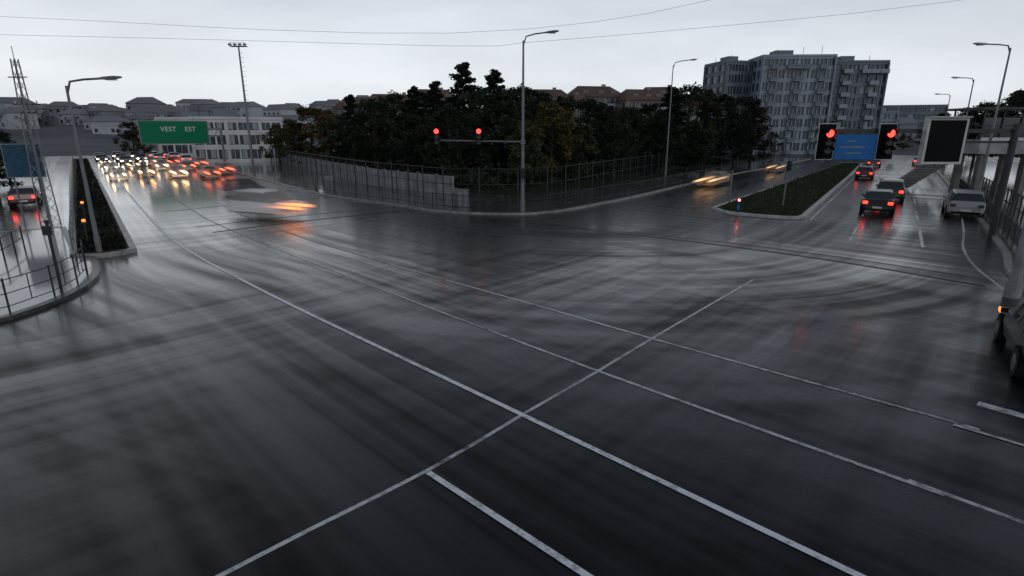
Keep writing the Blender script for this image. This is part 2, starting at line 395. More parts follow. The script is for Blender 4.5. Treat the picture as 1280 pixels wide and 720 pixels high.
# ------------------------------------------------------------------ street furniture
def lamp(name,x,y,H,arms,base=.11,top=.05):
    e=empty(name,(x,y,0)); a=MB()
    a.tube([(0,0,0),(0,0,.9)],base*1.25,'steel',12); a.tube([(0,0,.9),(0,0,H*.5),(0,0,H)],base,'steel',12,r2=top)
    a.box((0,0,.02),(.45,.45,.05),'steel'); a.obj('pole',e,smooth=False)
    for dx,dy,rise in arms:
        a=MB(); L=math.hypot(dx,dy); ux,uy=dx/L,dy/L
        a.tube([(0,0,H-.3),(dx*.12,dy*.12,H+rise*.55),(dx*.5,dy*.5,H+rise*.85),(dx,dy,H+rise)],.045,'steel',8); a.obj('arm',e)
        a=MB(); rot=math.atan2(uy,ux)
        cx,cy,cz=dx,dy,H+rise; P_=[]
        for t,w,hh in [(-.1,.07,.07),(.15,.15,.1),(.55,.17,.1),(.8,.1,.05)]:
            for s_ in [(-1,-.5),(1,-.5),(.7,.6),(-.7,.6)]:
                px,py,pz=t,s_[0]*w,s_[1]*hh
                P_.append((cx+px*ux-py*uy,cy+px*uy+py*ux,cz+pz+t*.08))
        F=[(0,1,2,3)[::-1],(12,13,14,15)]
        for i in range(3):
            for j in range(4): F.append((i*4+j,i*4+(j+1)%4,i*4+4+(j+1)%4,i*4+4+j))
        a.add(P_,F,'steel'); a.box((cx+.38*ux,cy+.38*uy,cz-.05),(.4,.2,.04),'white',rot); a.obj('luminaire',e)
    return e
def head(a,x,y,z,sc_=1,lit=0,plate=False,rot=0):
    w=.34*sc_; hh=1.0*sc_; d=.22*sc_
    if plate:
        a.box((x,y+.03,z),(w*2.1,.02,hh*1.45),'signwhite'); a.box((x,y+.008,z),(w*1.98,.02,hh*1.40),'black')
    a.box((x,y-d/2,z),(w,d,hh),'black')
    for i in range(3):
        zz=z+(.33-.33*i)*hh
        a.tube([(x,y-d-.004,zz),(x,y-d-.02,zz)],w*.44,'redsig' if i==lit else 'offlens',16)
        n=10;P_=[]
        for yy in (0,-.2*sc_):
            for j in range(n+1):
                an=math.pi*(0+1.0*j/n); P_.append((x+math.cos(an)*w*.48,y-d+yy,zz+math.sin(an)*w*.48))
        a.add(P_,[(j,j+1,n+2+j,n+1+j) for j in range(n)],'black')
lamp('street_lamp',.75,39.9,11.3,[(1.5,-.3,.45)],.13,.06)
e=empty('traffic_signal',(.75,39.75,0)); a=MB()
a.tube([(0,-.25,4.85),(-5.9,-.25,4.95)],.07,'steel',10,r2=.05); a.box((0,-.12,4.85),(.3,.3,.3),'steel'); a.box((-1.2,-.25,4.86),(.25,.12,.25),'darksteel');a.obj('mast_arm',e)
a=MB(); head(a,-3.0,-.35,5.2,1.05); a.obj('signal_head',e)
a=MB(); head(a,-5.85,-.35,5.2,1.05); a.obj('signal_head',e)
a=MB(); head(a,0.02,-.2,2.7,.75,lit=9); a.obj('signal_head',e)
lamp('street_lamp',-19.0,25.3,7.4,[(1.5,.1,.3)],.10,.05)
lamp('street_lamp',18.3,68,12.8,[(1.7,-.5,.5)])
lamp('street_lamp',33.2,40.2,10.9,[(-1.5,.2,.25)])
lamp('street_lamp',48.5,62.5,10.8,[(-1.4,.2,.2)])
lamp('street_lamp',66,89,10.8,[(-1.4,.2,.2)])
e=empty('floodlight_mast',(-36.8,81.3,0)); a=MB(); a.tube([(0,0,0),(0,0,8),(0,0,16.6)],.2,'steel',10,r2=.1)
for z in np.arange(2,16,.6): a.box((.3,0,z),(.4,.04,.04),'steel')
a.obj('pole',e); a=MB(); a.box((0,0,16.6),(2.2,.8,.08),'steel')
for i in range(4): a.box((-1+i*.66,-.3,16.8),(.35,.3,.22),'steel')
a.tube([(-1.1,-.4,17.0),(1.1,-.4,17.0)],.025,'steel',6); a.obj('lamp_rack',e)
e=empty('lattice_mast',(-29,35,0)); a=MB()
for sx,sy in [(-1,-1),(1,-1),(1,1),(-1,1)]: a.tube([(sx*.35,sy*.35,0),(sx*.12,sy*.12,9.6)],.035,'steel',6)
z=0;k=0
while z<9.2:
    z2=z+.6; w=.35-.23*z/9.6; w2=.35-.23*z2/9.6
    for (ax,ay),(bx,by) in [((-1,-1),(1,-1)),((1,-1),(1,1)),((1,1),(-1,1)),((-1,1),(-1,-1))]:
        if k%2: ax,bx=bx,ax; ay,by=by,ay
        a.tube([(ax*w,ay*w,z),(bx*w2,by*w2,z2)],.018,'steel',4)
    z=z2;k+=1
a.tube([(0,0,9.4),(0,0,10.3)],.02,'steel',5); a.box((0,-.05,8.6),(1.1,.06,.06),'steel'); a.obj('lattice',e)
e=empty('utility_pole',(-44,53,0)); a=MB(); a.tube([(0,0,0),(0,0,8.4)],.15,'darksteel',8,r2=.1); a.box((.3,0,7.9),(2.4,.12,.12),'darksteel'); a.box((.3,0,7.2),(1.6,.1,.1),'darksteel')
for i in range(4): a.tube([(-.7+i*.65,0,7.95),(-.7+i*.65,0,8.2)],.06,'white',6)
a.obj('pole_and_crossarms',e)
def post_sign(name,x,y,z,w,h,face,rz=0,posts=2):
    e=empty(name,(x,y,0),rz); a=MB(); a.box((0,0,z),(w,.05,h),'steel'); a.box((0,-.029,z),(w-.12,.01,h-.12),face)
    a.obj('panel',e); a=MB()
    for s_ in ([-1,1] if posts==2 else [0]): a.tube([(s_*w*.35,.08,0),(s_*w*.35,.08,z+h/2)],.05,'steel',8)
    a.obj('posts',e); return e
M['slate']=mat('faded_blue_panel',(.03,.07,.12),.6,spec=.2,var=.3)
post_sign('road_sign',-31.0,36.4,3.75,2.0,2.1,'slate',.4)
gx,gy=-52.5,90.5; rz=math.atan2(.6,.8)
e=empty('overhead_road_sign',(gx,gy,0),rz); a=MB(); a.box((0,0,5.45),(9.4,.12,3.5),'steel'); a.box((0,-.07,5.45),(9.2,.02,3.3),'green'); a.obj('panel',e)
a=MB(); a.tube([(6.6,.4,0),(6.6,.4,6.2)],.2,'steel',10); a.box((1,.3,6),(11.6,.3,.3),'steel'); a.box((1,.3,4.9),(11.6,.3,.3),'steel')
for i in range(9): a.tube([(-4+i*1.2,.3,4.9),(-3.4+i*1.2,.3,6)],.05,'steel',5)
a.obj('gantry',e)
for txt,tx,tz,s_ in [('VEST',-1.9,5.6,1.0),('EST',1.4,5.6,1.0)]:
    cu=bpy.data.curves.new('lettering','FONT'); cu.body=txt; cu.size=s_; cu.extrude=.01; o=bpy.data.objects.new('lettering',cu); COL.objects.link(o); o.parent=e
    o.location=(tx,-.1,tz); o.rotation_euler=(math.pi/2,0,0); cu.materials.append(M['signwhite'])
e=empty('signal_gantry',(0,0,0)); a=MB()
a.tube([(25.9,29.9,0),(25.9,29.9,5.9)],.17,'darksteel',12); a.box((20.8,30.0,5.55),(10.2,.16,.2),'darksteel'); a.box((20.8,30.0,5.0),(10.2,.12,.12),'darksteel')
for i in range(12): a.tube([(15.9+i*.8,30,5.05),(16.3+i*.8,30,5.5)],.03,'darksteel',5)
a.obj('mast_arm',e)
a=MB(); head(a,16.15,29.75,5.02,1.25,plate=True); a.obj('signal_head',e)
a=MB(); head(a,19.25,29.75,5.02,1.25,plate=True); a.obj('signal_head',e)
a=MB(); a.box((17.7,29.8,4.75),(2.2,.05,1.35),'darksteel'); a.box((17.7,29.765,4.75),(2.1,.015,1.25),'blue')
for i,(w,z) in enumerate([(.5,5.05),(1.3,4.75),(.8,4.45)]): a.box((17.45+i*.1,29.753,z),(w,.006,.07),'steel')
a.obj('blue_panel',e)
e=empty('variable_message_sign',(0,0,0)); a=MB(); a.box((22.1,29.7,5.05),(2.05,.35,2.3),'white'); a.box((22.1,29.515,5.05),(1.8,.02,2.05),'black'); 
a.box((22.1,29.62,6.23),(2.1,.5,.05),'white'); a.tube([(22.1,29.95,3.8),(22.1,29.95,5.9)],.06,'darksteel',8); a.obj('panel',e)
e=empty('signal_post',(17.3,18.6,0)); a=MB(); a.tube([(0,0,0),(0,0,.5)],.24,'wallc',14); a.tube([(0,0,.5),(0,0,7.5)],.17,'wallc',14,r2=.14); a.obj('post',e)
a=MB(); head(a,0.02,-.2,3.2,1.0,lit=9); a.obj('signal_head',e)
e=empty('covered_footbridge'); a=MB()
bx0,bx1,by=37.5,80,48
a.box(((bx0+bx1)/2,by,4.35),(bx1-bx0,3.4,1.1),'wallc'); a.box(((bx0+bx1)/2,by-1.75,4.95),(bx1-bx0+.1,.12,.25),'white'); a.obj('deck',e)
a=MB(); a.box(((bx0+bx1)/2,by,7.3),(bx1-bx0+1,3.9,.18),'darksteel'); 
x=bx0
while x<bx1:
    a.box((x,by-1.6,6.1),(.1,.1,2.35),'darksteel'); a.box((x,by+1.6,6.1),(.1,.1,2.35),'darksteel'); x+=1.5
a.box(((bx0+bx1)/2,by-1.6,6.0),(bx1-bx0,.06,.06),'darksteel'); a.obj('canopy_frame',e)
a=MB(); a.box(((bx0+bx1)/2,by-1.55,5.8),(bx1-bx0-.2,.02,1.6),'glass'); a.obj('glazing',e)
a=MB()
for x in (38.3,42,47,54,62,70): a.box((x,by-1.1,1.9),(.45,.45,3.8),'concrete'); a.box((x,by+1.1,1.9),(.45,.45,3.8),'concrete')
for i in range(22): a.box((38.5,by+2.4+i*.3,3.7-i*.17),(2.2,.32,.12),'concrete')
a.obj('columns_and_stairs',e)
e=empty('red_reflection_lamp',(15.7,39.0,.17)); a=MB(); a.box((0,0,.35),(.22,.16,.7),'darksteel'); a.box((0,-.085,.3),(.18,.01,.3),'blue'); a.obj('housing',e)  # made-up lamp, added to throw a red reflection on the asphalt
a=MB(); a.tube([(0,-.09,.8),(0,-.13,.8)],.08,'redstrong',14); a.tube([(0,.1,.8),(0,-.09,.8)],.1,'black',14); a.obj('lens',e)

def railing(name,path,H,sp,rails,r_=.025,post=.035,mt='darksteel',z0=.13,bars=0):
    e=empty(name); a=MB(); P_=catmull(path,.5); acc=0; posts=[P_[0]]
    for i in range(1,len(P_)):
        acc+=(P_[i]-P_[i-1]).length
        if acc>=sp: posts.append(P_[i]); acc=0
    for p_ in posts: a.tube([(p_.x,p_.y,z0-.02),(p_.x,p_.y,z0+H+.05)],post,mt,6)
    a.obj('posts',e); a=MB()
    for zz in rails: a.tube([(p_.x,p_.y,z0+zz) for p_ in posts],r_,mt,5)
    if bars:
        for i in range(len(posts)-1):
            p_,q=posts[i],posts[i+1]; n=int((q-p_).length/bars)
            for j in range(1,n):
                t=j/n; w=p_.lerp(q,t); a.box((w.x,w.y,z0+(rails[0]+rails[-1])/2),(.022,.022,rails[-1]-rails[0]),mt)
    a.obj('rails',e); return e
railing('pedestrian_railing',[(-22,13.1),(-18,14),(-16.1,15.4),(-15.6,17.3),(-15.95,19.6),(-17.3,22.2),(-19.2,24.3)],1.0,1.7,[.15,.55,.98],r_=.016,post=.03,bars=.6)
railing('pedestrian_railing',[(-30,17),(-24,18.5),(-21.5,22),(-24,27.5)],1.0,1.6,[.5,.98])
FEN=[LP(30,128),LP(26,95),(-15.5,57.8),(-9,49.5),(-5.1,45),(0,44.4),(4,47.5),(7.6,53.8),(24,81.5),RP(-21,110),RP(-20,135)]
railing('boundary_fence',FEN,2.7,2.6,[.12,1.4,2.6],r_=.03,post=.06,bars=.65)
e=empty('boundary_wall'); a=MB(); W_=catmull([LP(31.5,125),LP(27.5,95),(-15.3,60.4),(-8.6,52),(-5.0,48.3)],2.5)
for i in range(len(W_)-1):
    p_,q=W_[i],W_[i+1]; d=q-p_; a.box(((p_.x+q.x)/2,(p_.y+q.y)/2,1.0),(d.length-.03,.18,1.75+U(-.02,.02)),'wallc',math.atan2(d.y,d.x)); a.box((p_.x,p_.y,1.05),(.24,.24,1.9),'concrete',math.atan2(d.y,d.x))
a.obj('panels',e)
railing('pedestrian_railing',[(-19,54.9),(-14,49.3),(-9.5,45.3),(-4.9,41.2),(-2,39.8),(.4,39.6)],1.05,1.8,[.15,.98],bars=.35)
railing('pedestrian_railing',[(2.3,40.3),(6,45),(11,51.3),(17,60),RP(-19,85)],1.05,1.8,[.15,.98],bars=.35)
railing('guard_rail',[LP(-1.0,33),LP(-1.1,80),LP(-1.4,148)],.85,2.5,[.45,.8],r_=.05,mt='steel',z0=.2)
railing('pedestrian_railing',[(18.6,18.6),(20.5,21.6),(23.4,25.4),RP(5.4,44),RP(5.4,80)],1.05,1.5,[.2,.6,1.0],r_=.03,bars=.3)
railing('guard_rail',[(22,20.5),(26,27),(34,38),(45,55)],1.4,1.2,[.5,1.35],r_=.04,post=.05)
e=empty('sign_post',(-15.8,18.9,.12)); a=MB(); a.tube([(0,0,0),(0,0,2.45)],.05,'darksteel',10); a.tube([(0,0,2.4),(0,0,2.5)],.07,'darksteel',10); a.box((0,-.06,2.15),(.32,.03,.32),'darksteel'); a.obj('post',e)
for s_ in (34,43):
    x,y=LP(-.4,s_); e=empty('warning_lamp',(x,y,.2)); a=MB(); a.tube([(0,0,0),(0,0,1.0)],.04,'darksteel',8); a.box((0,0,1.05),(.22,.14,.1),'darksteel'); a.tube([(0,-.05,1.18),(0,.05,1.18)],.07,'orange',12); a.obj('lamp',e)
for x,y in [(20.5,42.5),(17,44)]:
    e=empty('signal_post',(x,y,.15)); a=MB(); a.tube([(0,0,0),(0,0,3.2)],.06,'steel',8); a.obj('post',e); a=MB(); head(a,0,-.1,2.9,.7,lit=9); a.obj('signal_head',e)
for x,y in [(-4.5,42.3),(-3.6,41.6),(-17.5,54.5)]:
    e=empty('utility_cabinet',(x,y,.12),U(-.3,.3)); a=MB(); a.box((0,0,.65),(.8,.4,1.25),'steel'); a.box((0,0,1.3),(.88,.48,.06),'steel'); a.box((0,-.21,.65),(.02,.02,1.1),'darksteel'); a.box((0,0,.03),(.86,.44,.08),'concrete'); a.obj('cabinet',e)

def wire(pts,r_=.007):
    a=MB(); a.tube([tuple(v) for v in catmull(pts,3)],r_,'wire',5); a.obj('overhead_wire')
wire([(-60,32,12.6),(-25,30,10.95),(-12,30,10.35),(-3.1,30,10.2),(4,30,10.7),(10.2,30,11.8),(25,30,15)])
wire([(-60,33,11.2),(-22,31,10.2),(-3,31,9.75),(.5,31,9.9),(10,30,10.5),(20.5,29,11.4),(40,28,14)])

# ------------------------------------------------------------------ cars
def car_mesh(bodym,glassm,style='sedan',lights=True,detail=True,ystretch=1,tail=True):
    a=MB()
    if style=='sedan':
        st=[(-2.25,.62,.62,.62,.8),(-2.15,.78,.95,.97,.84),(-1.6,.88,1.0,1.02,.86),(-1.0,.9,.96,1.38,.66),(-.3,.9,.94,1.44,.68),(.35,.9,.92,1.42,.67),(1.05,.9,.9,.95,.8),(1.75,.88,.8,.83,.8),(2.15,.8,.68,.7,.72),(2.28,.62,.5,.52,.6)]
    else:
        st=[(-2.2,.7,.7,.7,.66),(-2.12,.84,1.0,1.05,.82),(-1.85,.9,1.02,1.48,.66),(-1.2,.91,1.0,1.56,.7),(-.3,.91,.98,1.58,.7),(.4,.91,.96,1.54,.69),(1.1,.91,.96,1.0,.82),(1.75,.89,.88,.91,.8),(2.1,.8,.74,.76,.72),(2.22,.62,.55,.57,.6)]
    rings=[]
    for y,w,zb,zr,wr in st:
        lo=.24 if abs(y)<2.0 else .32
        half=[(w*.86,lo),(w*.98,lo+.12),(w,min(.62,zb-.05)),(w*.96,zb),(wr,max(zr-.05,zb+.01)),(wr*.8,max(zr,zb+.03))]
        rings.append([(x,y*ystretch,z) for x,z in half]+[(-x,y*ystretch,z) for x,z in half[::-1]])
    n=12; tall=[s_[3]-s_[2]>.25 for s_ in st]
    for i in range(len(rings)-1):
        for j in range(n):
            k=bodym
            up=tall[i] or tall[i+1]; both=tall[i] and tall[i+1]
            if j in (3,7) and up: k=glassm
            if j in (4,5,6) and up and not both: k=glassm
            a.add([rings[i][j],rings[i][(j+1)%n],rings[i+1][(j+1)%n],rings[i+1][j]],[(3,2,1,0)],k)
    a.add(rings[0],[tuple(range(n))],bodym); a.add(rings[-1],[tuple(range(n))[::-1]],bodym)
    if not detail: return a
    for sx in (-1,1):
        for yy in (-1.0,-.3,.35):
            s_=min(st,key=lambda q:abs(q[0]-yy)); 
            a.tube([(sx*(s_[1]*.965),yy,s_[2]),(sx*(s_[4]+.01),yy,s_[3]-.04)],.03,bodym,5)
        a.box((sx*.97,.72,.98),(.14,.1,.12),bodym)
        for yy in (-1.35,1.38):
            a.tube([(sx*.70,yy,.32),(sx*.93,yy,.32)],.325,'tyre',20); a.tube([(sx*.925,yy,.32),(sx*.94,yy,.32)],.2,'rim',12)
            a.tube([(sx*.905,yy+.38*math.cos(t),.32+.38*math.sin(t)) for t in np.linspace(0,math.pi,9)],.02,'black',4)
        a.box((sx*.62,2.2,.62),(.34,.1,.13),'headlamp' if lights else 'signwhite')
        a.box((sx*.66,-2.2,.78),(.26,.1,.16),'redlamp' if tail else 'offlens')
    a.box((0,2.26,.45),(1.1,.06,.16),'black'); a.box((0,-2.24,.5),(.5,.03,.11),'signwhite'); a.box((0,-2.2,.36),(1.4,.1,.12),'black')
    return a
def place_car(name,x,y,h,bodym,glassm=None,style='sedan',lights=True,sc_=1,z=0.0,tail=True):
    rz=math.atan2(-h[0],h[1]); e=empty(name,(x,y,z),rz); e.scale=(sc_,)*3
    car_mesh(bodym,glassm or M['glass'],style,lights=lights,tail=tail).obj('body',e)
    return e
cnt=[0]
def blurred_car(x,y,h,col,alpha=.6,style='hatch',L=1.8,trails=(),sc_=1,layers=2,ty=.6):
    cnt[0]+=1; i=cnt[0]
    rz=math.atan2(-h[0],h[1]); e=empty('moving_car',(x,y,0.02),rz); e.scale=(sc_,)*3
    for k,(s_,al,wd) in enumerate([(L,alpha*(.5 if layers==2 else .9),1.0),(1+(L-1)*.55,alpha*.6,.96)][:layers]):
        b_=smear_mat('blurred_body_%d_%d'%(i,k),col,al,2.25*s_,soft=.6); g_=smear_mat('blurred_window_%d_%d'%(i,k),(col[0]*.3+.02,)*3,min(1,al*.9),2.25*s_,soft=.6)
        o=car_mesh(b_,g_,style,detail=False,ystretch=s_).obj('body_blur',e); o.scale=(wd,1,wd)
    w_=smear_mat('blurred_tyre_%d'%i,(.012,.012,.012),ty,2.3*L*.7,soft=.8); a=MB()
    for sx in (-1,1): a.box((sx*.8,0,.2),(.2,4.5*L*.7,.3),w_)
    a.obj('wheel_blur',e)
    for (tx,tz,yc,ln,rr,c_,es) in trails:
        t_=smear_mat('light_trail_%d'%i,(.5,.4,.3),.9,ln/2,emit=c_,es=es,soft=.95); a=MB()
        a.tube([(0,-ln/2,0),(0,-ln/4,.01),(0,0,.02),(0,ln/4,.01),(0,ln/2,0)],rr,t_,8); o=a.obj('light_trail',e); o.location=(tx,yc,tz)
    return e
pb=paint('car_paint_black',(.012,.012,.014)); pw=paint('car_paint_white',(.5,.5,.51)); pg=paint('car_paint_grey',(.1,.105,.11)); pr=paint('car_paint_red',(.12,.012,.012)); ps=paint('car_paint_silver',(.28,.29,.3)); pbl=paint('car_paint_blue',(.03,.05,.1))
rd=(r.x,r.y)
place_car('car',26.2,40.2,rd,pb,sc_=1.1); place_car('car',32.0,47.8,rd,pb,sc_=1.1,style='hatch')
place_car('car',31.0,38.6,rd,ps,sc_=1.1,style='hatch',lights=True,tail=False)
for s_,a_,p_ in [(82,-3,pr),(110,-3,pg),(120,3.2,pw)]:
    x,y=RP(a_,s_); place_car('car',x,y,rd,p_,style=random.choice(['sedan','hatch']))
e=place_car('car',13.3,12.75,rd,pb,style='sedan',sc_=1.05,lights=False,tail=False)
a=MB(); a.box((-.80,2.02,.66),(.16,.26,.10),'orange'); a.obj('indicator_lamp',e)
WARM=(1,.55,.25); ORG=(1,.3,.08)
blurred_car(-16.4,37.6,(.92,-.39),(.95,.95,.96),1.0,'hatch',1.4,[(-.5,.72,1.6,3.8,.08,ORG,2.2),(.55,.68,1.8,3.8,.07,ORG,2.2)],1.12,ty=.3)
blurred_car(-24.5,51.5,(.8,-.6),(.03,.03,.033),.8,'sedan',1.5,ty=.3)
blurred_car(21.6,60.5,(-r.x,-r.y),(.5,.42,.28),.75,'sedan',2.2,[(-.6,.75,1,10,.10,WARM,1.8),(.6,.75,1.5,10,.10,WARM,1.8)])
blurred_car(*RP(-14,88),(-r.x,-r.y),(.35,.3,.2),.5,'sedan',2.2,[(-.6,.75,0,10,.08,WARM,1.4),(.6,.75,0,10,.08,WARM,1.4)])
cols=[pw,pw,ps,pg,pb,pw,pr,ps,pbl]
REDT=(1,.16,.06)
for a_ in (3.1,6.2,9.3,12.4,15.2):
    s_=U(78,92); away=a_>10
    while s_<118:
        x,y=LP(a_,s_); c_=random.choice([(.6,.6,.6),(.35,.36,.37),(.12,.12,.13),(.55,.53,.5)])
        tcol=REDT if away else random.choice([(1,.62,.32),(1,.78,.55),(1,.5,.22)])
        blurred_car(x,y,(-l.x,-l.y) if not away else (l.x,l.y),c_,.8,random.choice(['sedan','hatch']),U(1.3,1.9),[(sx,.72,(1.5 if not away else -1.5),U(4,9),.11,tcol,5.5 if not away else 2.2) for sx in (-.6,.6)],layers=1)
        s_+=U(13,20)
    while s_<150:
        x,y=LP(a_,s_)
        place_car('car',x,y,(l.x,l.y) if away else (-l.x,-l.y),random.choice(cols),style=random.choice(['sedan','hatch']))
        s_+=U(9,16)
x,y=LP(-4,58); place_car('car',x,y,(l.x,l.y),pr,style='sedan')

# ------------------------------------------------------------------ trees
def tree_mesh(kind,H,W,leaf,seed,n=2600,ls=.34):
    random.seed(seed); a=MB()
    def limb(p,q,r0,r1):
        m_=(Vector(p)+Vector(q))/2+Vector((U(-.2,.2),U(-.2,.2),U(0,.2))); a.tube([p,tuple(m_),q],r0,'bark',6,r2=r1,cap=False)
    tr=H*.018+.05
    clumps=[]
    if kind=='con':
        a.tube([(0,0,0),(U(-.1,.1),U(-.1,.1),H*.5),(0,0,H*.97)],tr,'bark',7,r2=.03)
        k=int(H*3.6)
        for i in range(k):
            t=i/k; z=H*(.12+.87*t); rad=W*.5*(1-t)**.75*U(.55,1.1)+.15; an=i*2.4+U(-.4,.4)
            q=(math.cos(an)*rad,math.sin(an)*rad,z-.15*rad); limb((0,0,z),q,.04,.012)
            for u in (.45,.8,1.0): clumps.append((q[0]*u,q[1]*u,z-.15*rad*u,.35+.45*(1-t)*W/5,.3))
    else:
        th=H*.25; a.tube([(0,0,0),(U(-.15,.15),U(-.15,.15),th),(U(-.3,.3),U(-.3,.3),H*.6),(0,0,H*.85)],tr,'bark',8,r2=.04)
        for i in range(int(26+W*3)):
            an=U(0,6.28); t=U(0,1); z=H*(.2+.76*t); prof=math.sin(math.pi*min(1,(.18+.8*t)))**.6
            rad=W*.5*prof*U(.35,1.12); q=(math.cos(an)*rad,math.sin(an)*rad,z)
            limb((0,0,max(th*.7,z-rad*.7)),q,.06,.015); clumps.append((*q,U(.5,1.0)*W/6,U(.4,.75)*W/6))
        clumps+= [(U(-.5,.5),U(-.5,.5),H*.93,.5,.5)]
    per=n//len(clumps)
    for c_ in clumps:
        for j in range(per):
            d=Vector((random.gauss(0,1),random.gauss(0,1),random.gauss(0,1))).normalized()*(U(0,1)**.45)
            p_=Vector(c_[:3])+Vector((d.x*c_[3],d.y*c_[3],d.z*c_[4])); s_=ls*U(.5,1.2)
            u=Vector((U(-1,1),U(-1,1),U(-.6,.6))).normalized()*s_*.5; v=u.cross(Vector((U(-1,1),U(-1,1),U(-1,1)))).normalized()*s_*.35
            a.add([p_-u,p_+v,p_+u,p_-v],[(0,1,2,3)],leaf)
    me=bpy.data.meshes.new('tree_mesh'); me.from_pydata(a.v,[],a.f)
    for m_ in a.mats: me.materials.append(m_)
    me.polygons.foreach_set('material_index',a.m); me.update(); return me
CON=[tree_mesh('con',11,5.5,'leafc',s_,5200) for s_ in (1,2,3)]
DEC=[tree_mesh('dec',10,7,'leafd',s_,5600) for s_ in (11,12,13)]
AUT=[tree_mesh('dec',8,5.5,'leafy',s_,3800) for s_ in (21,22)]
OLI=[tree_mesh('dec',8,5.5,'leafo',s_,4200) for s_ in (31,32)]
random.seed(99)
BASEH={}
for k,g,h_ in (('pine_tree',CON,11.),('broadleaf_tree',DEC,10.),('autumn_tree',AUT,8.),('olive_tree',OLI,8.)): BASEH[k]=(g,h_)
def tree(kind,x,y,H,wide=1):
    g,h0=BASEH[kind]; o=bpy.data.objects.new(kind,random.choice(g)); COL.objects.link(o); s_=H/h0
    o.location=(x,y,.1); o.scale=(s_*wide,s_*wide,s_); o.rotation_euler[2]=U(0,6.28)
def TZ(yt,Y):
    k=(360-yt)/700; return 5.5+Y*(k*.9633-.2684)/(.9633+k*.2684)
for xp,yt,Y,kind,w in [(440,118,76,'pine_tree',1.1),(468,122,70,'broadleaf_tree',1),(492,116,76,'broadleaf_tree',1.1),(520,108,70,'pine_tree',1.2),(545,101,66,'pine_tree',1.1),(579,77,66,'pine_tree',1.15),(600,110,62,'broadleaf_tree',1),(618,86,66,'pine_tree',1.2),(640,108,63,'broadleaf_tree',1),(668,112,70,'broadleaf_tree',1.1),(690,128,60,'autumn_tree',1),(712,118,74,'broadleaf_tree',1),(735,122,66,'broadleaf_tree',1.1),(760,132,70,'pine_tree',1.1),(785,134,76,'broadleaf_tree',1),(812,128,78,'broadleaf_tree',1),(838,108,80,'pine_tree',1.3),(862,106,82,'broadleaf_tree',1.1),(884,112,84,'pine_tree',1.3),(905,116,88,'broadleaf_tree',1.1),(925,120,92,'broadleaf_tree',1.1),(942,124,96,'pine_tree',1.2),
    (347,156,98,'autumn_tree',1.2),(365,150,95,'olive_tree',1.2),(388,134,90,'autumn_tree',1.2),(412,138,86,'autumn_tree',1.2),(428,142,80,'olive_tree',1.1),(455,150,72,'olive_tree',1),(505,140,66,'broadleaf_tree',1.1),(560,135,60,'broadleaf_tree',1.2),(655,150,58,'olive_tree',1),(720,150,62,'olive_tree',1),(770,150,68,'broadleaf_tree',1.1),(830,150,76,'broadleaf_tree',1.1),(880,150,82,'olive_tree',1.1),
    (165,152,125,'broadleaf_tree',1.1),(178,160,122,'olive_tree',1),(5,165,60,'broadleaf_tree',1.2),(-15,160,50,'pine_tree',1.3),(480,122,100,'pine_tree',1.1),(530,115,95,'broadleaf_tree',1.2),(700,120,95,'pine_tree',1.2),(750,130,95,'broadleaf_tree',1.2),(650,108,90,'broadleaf_tree',1.2),(590,108,92,'broadleaf_tree',1.2),(800,134,100,'broadleaf_tree',1.2),
    (1225,128,90,'broadleaf_tree',1),(1262,112,85,'broadleaf_tree',1.1),(1290,105,80,'broadleaf_tree',1.2),(1165,152,150,'olive_tree',1),(1180,140,140,'broadleaf_tree',1),(1205,135,120,'broadleaf_tree',1),(965,165,130,'broadleaf_tree',1),(1130,168,170,'olive_tree',1.3)]:
    Z=TZ(yt,Y); d=Y*.9633-(Z*.6-5.5)*.2684; tree(kind,(xp-640)/700*d,Y,Z,w)
a=MB(); random.seed(5)
for i in range(64):
    t=R(); 
    if t<.45: x=-12+U(-1,1)-R()*22; y=63+(-12-x)*1.35+U(0,5)
    else: x=U(-6,34); y=54+max(0,x)*1.35+U(1,8)
    for j in range(90):
        s_=U(.15,.4); p_=Vector((x+random.gauss(0,1.1),y+random.gauss(0,.9),.2+abs(random.gauss(0,.6)))); u=Vector((U(-1,1),U(-1,1),U(-1,1))).normalized()*s_; v=u.cross(Vector((U(-1,1),U(-1,1),U(-1,1)))).normalized()*s_*.6
        a.add([p_-u,p_+v,p_+u,p_-v],[(0,1,2,3)],'leafd')
a.obj('shrubs')
a=MB()
for i in range(5200):
    s0=31.8+ (R()**1.6)*110; x,y=LP(U(-.8,1.0),s0); s_=U(.06,.16); p_=Vector((x,y,.2+abs(random.gauss(0,.16)))); u=Vector((U(-1,1),U(-1,1),U(-1,1))).normalized()*s_; v=u.cross(Vector((U(-1,1),U(-1,1),U(-1,1)))).normalized()*s_*.6
    a.add([p_-u,p_+v,p_+u,p_-v],[(0,1,2,3)],'leafd')
a.obj('low_planting')

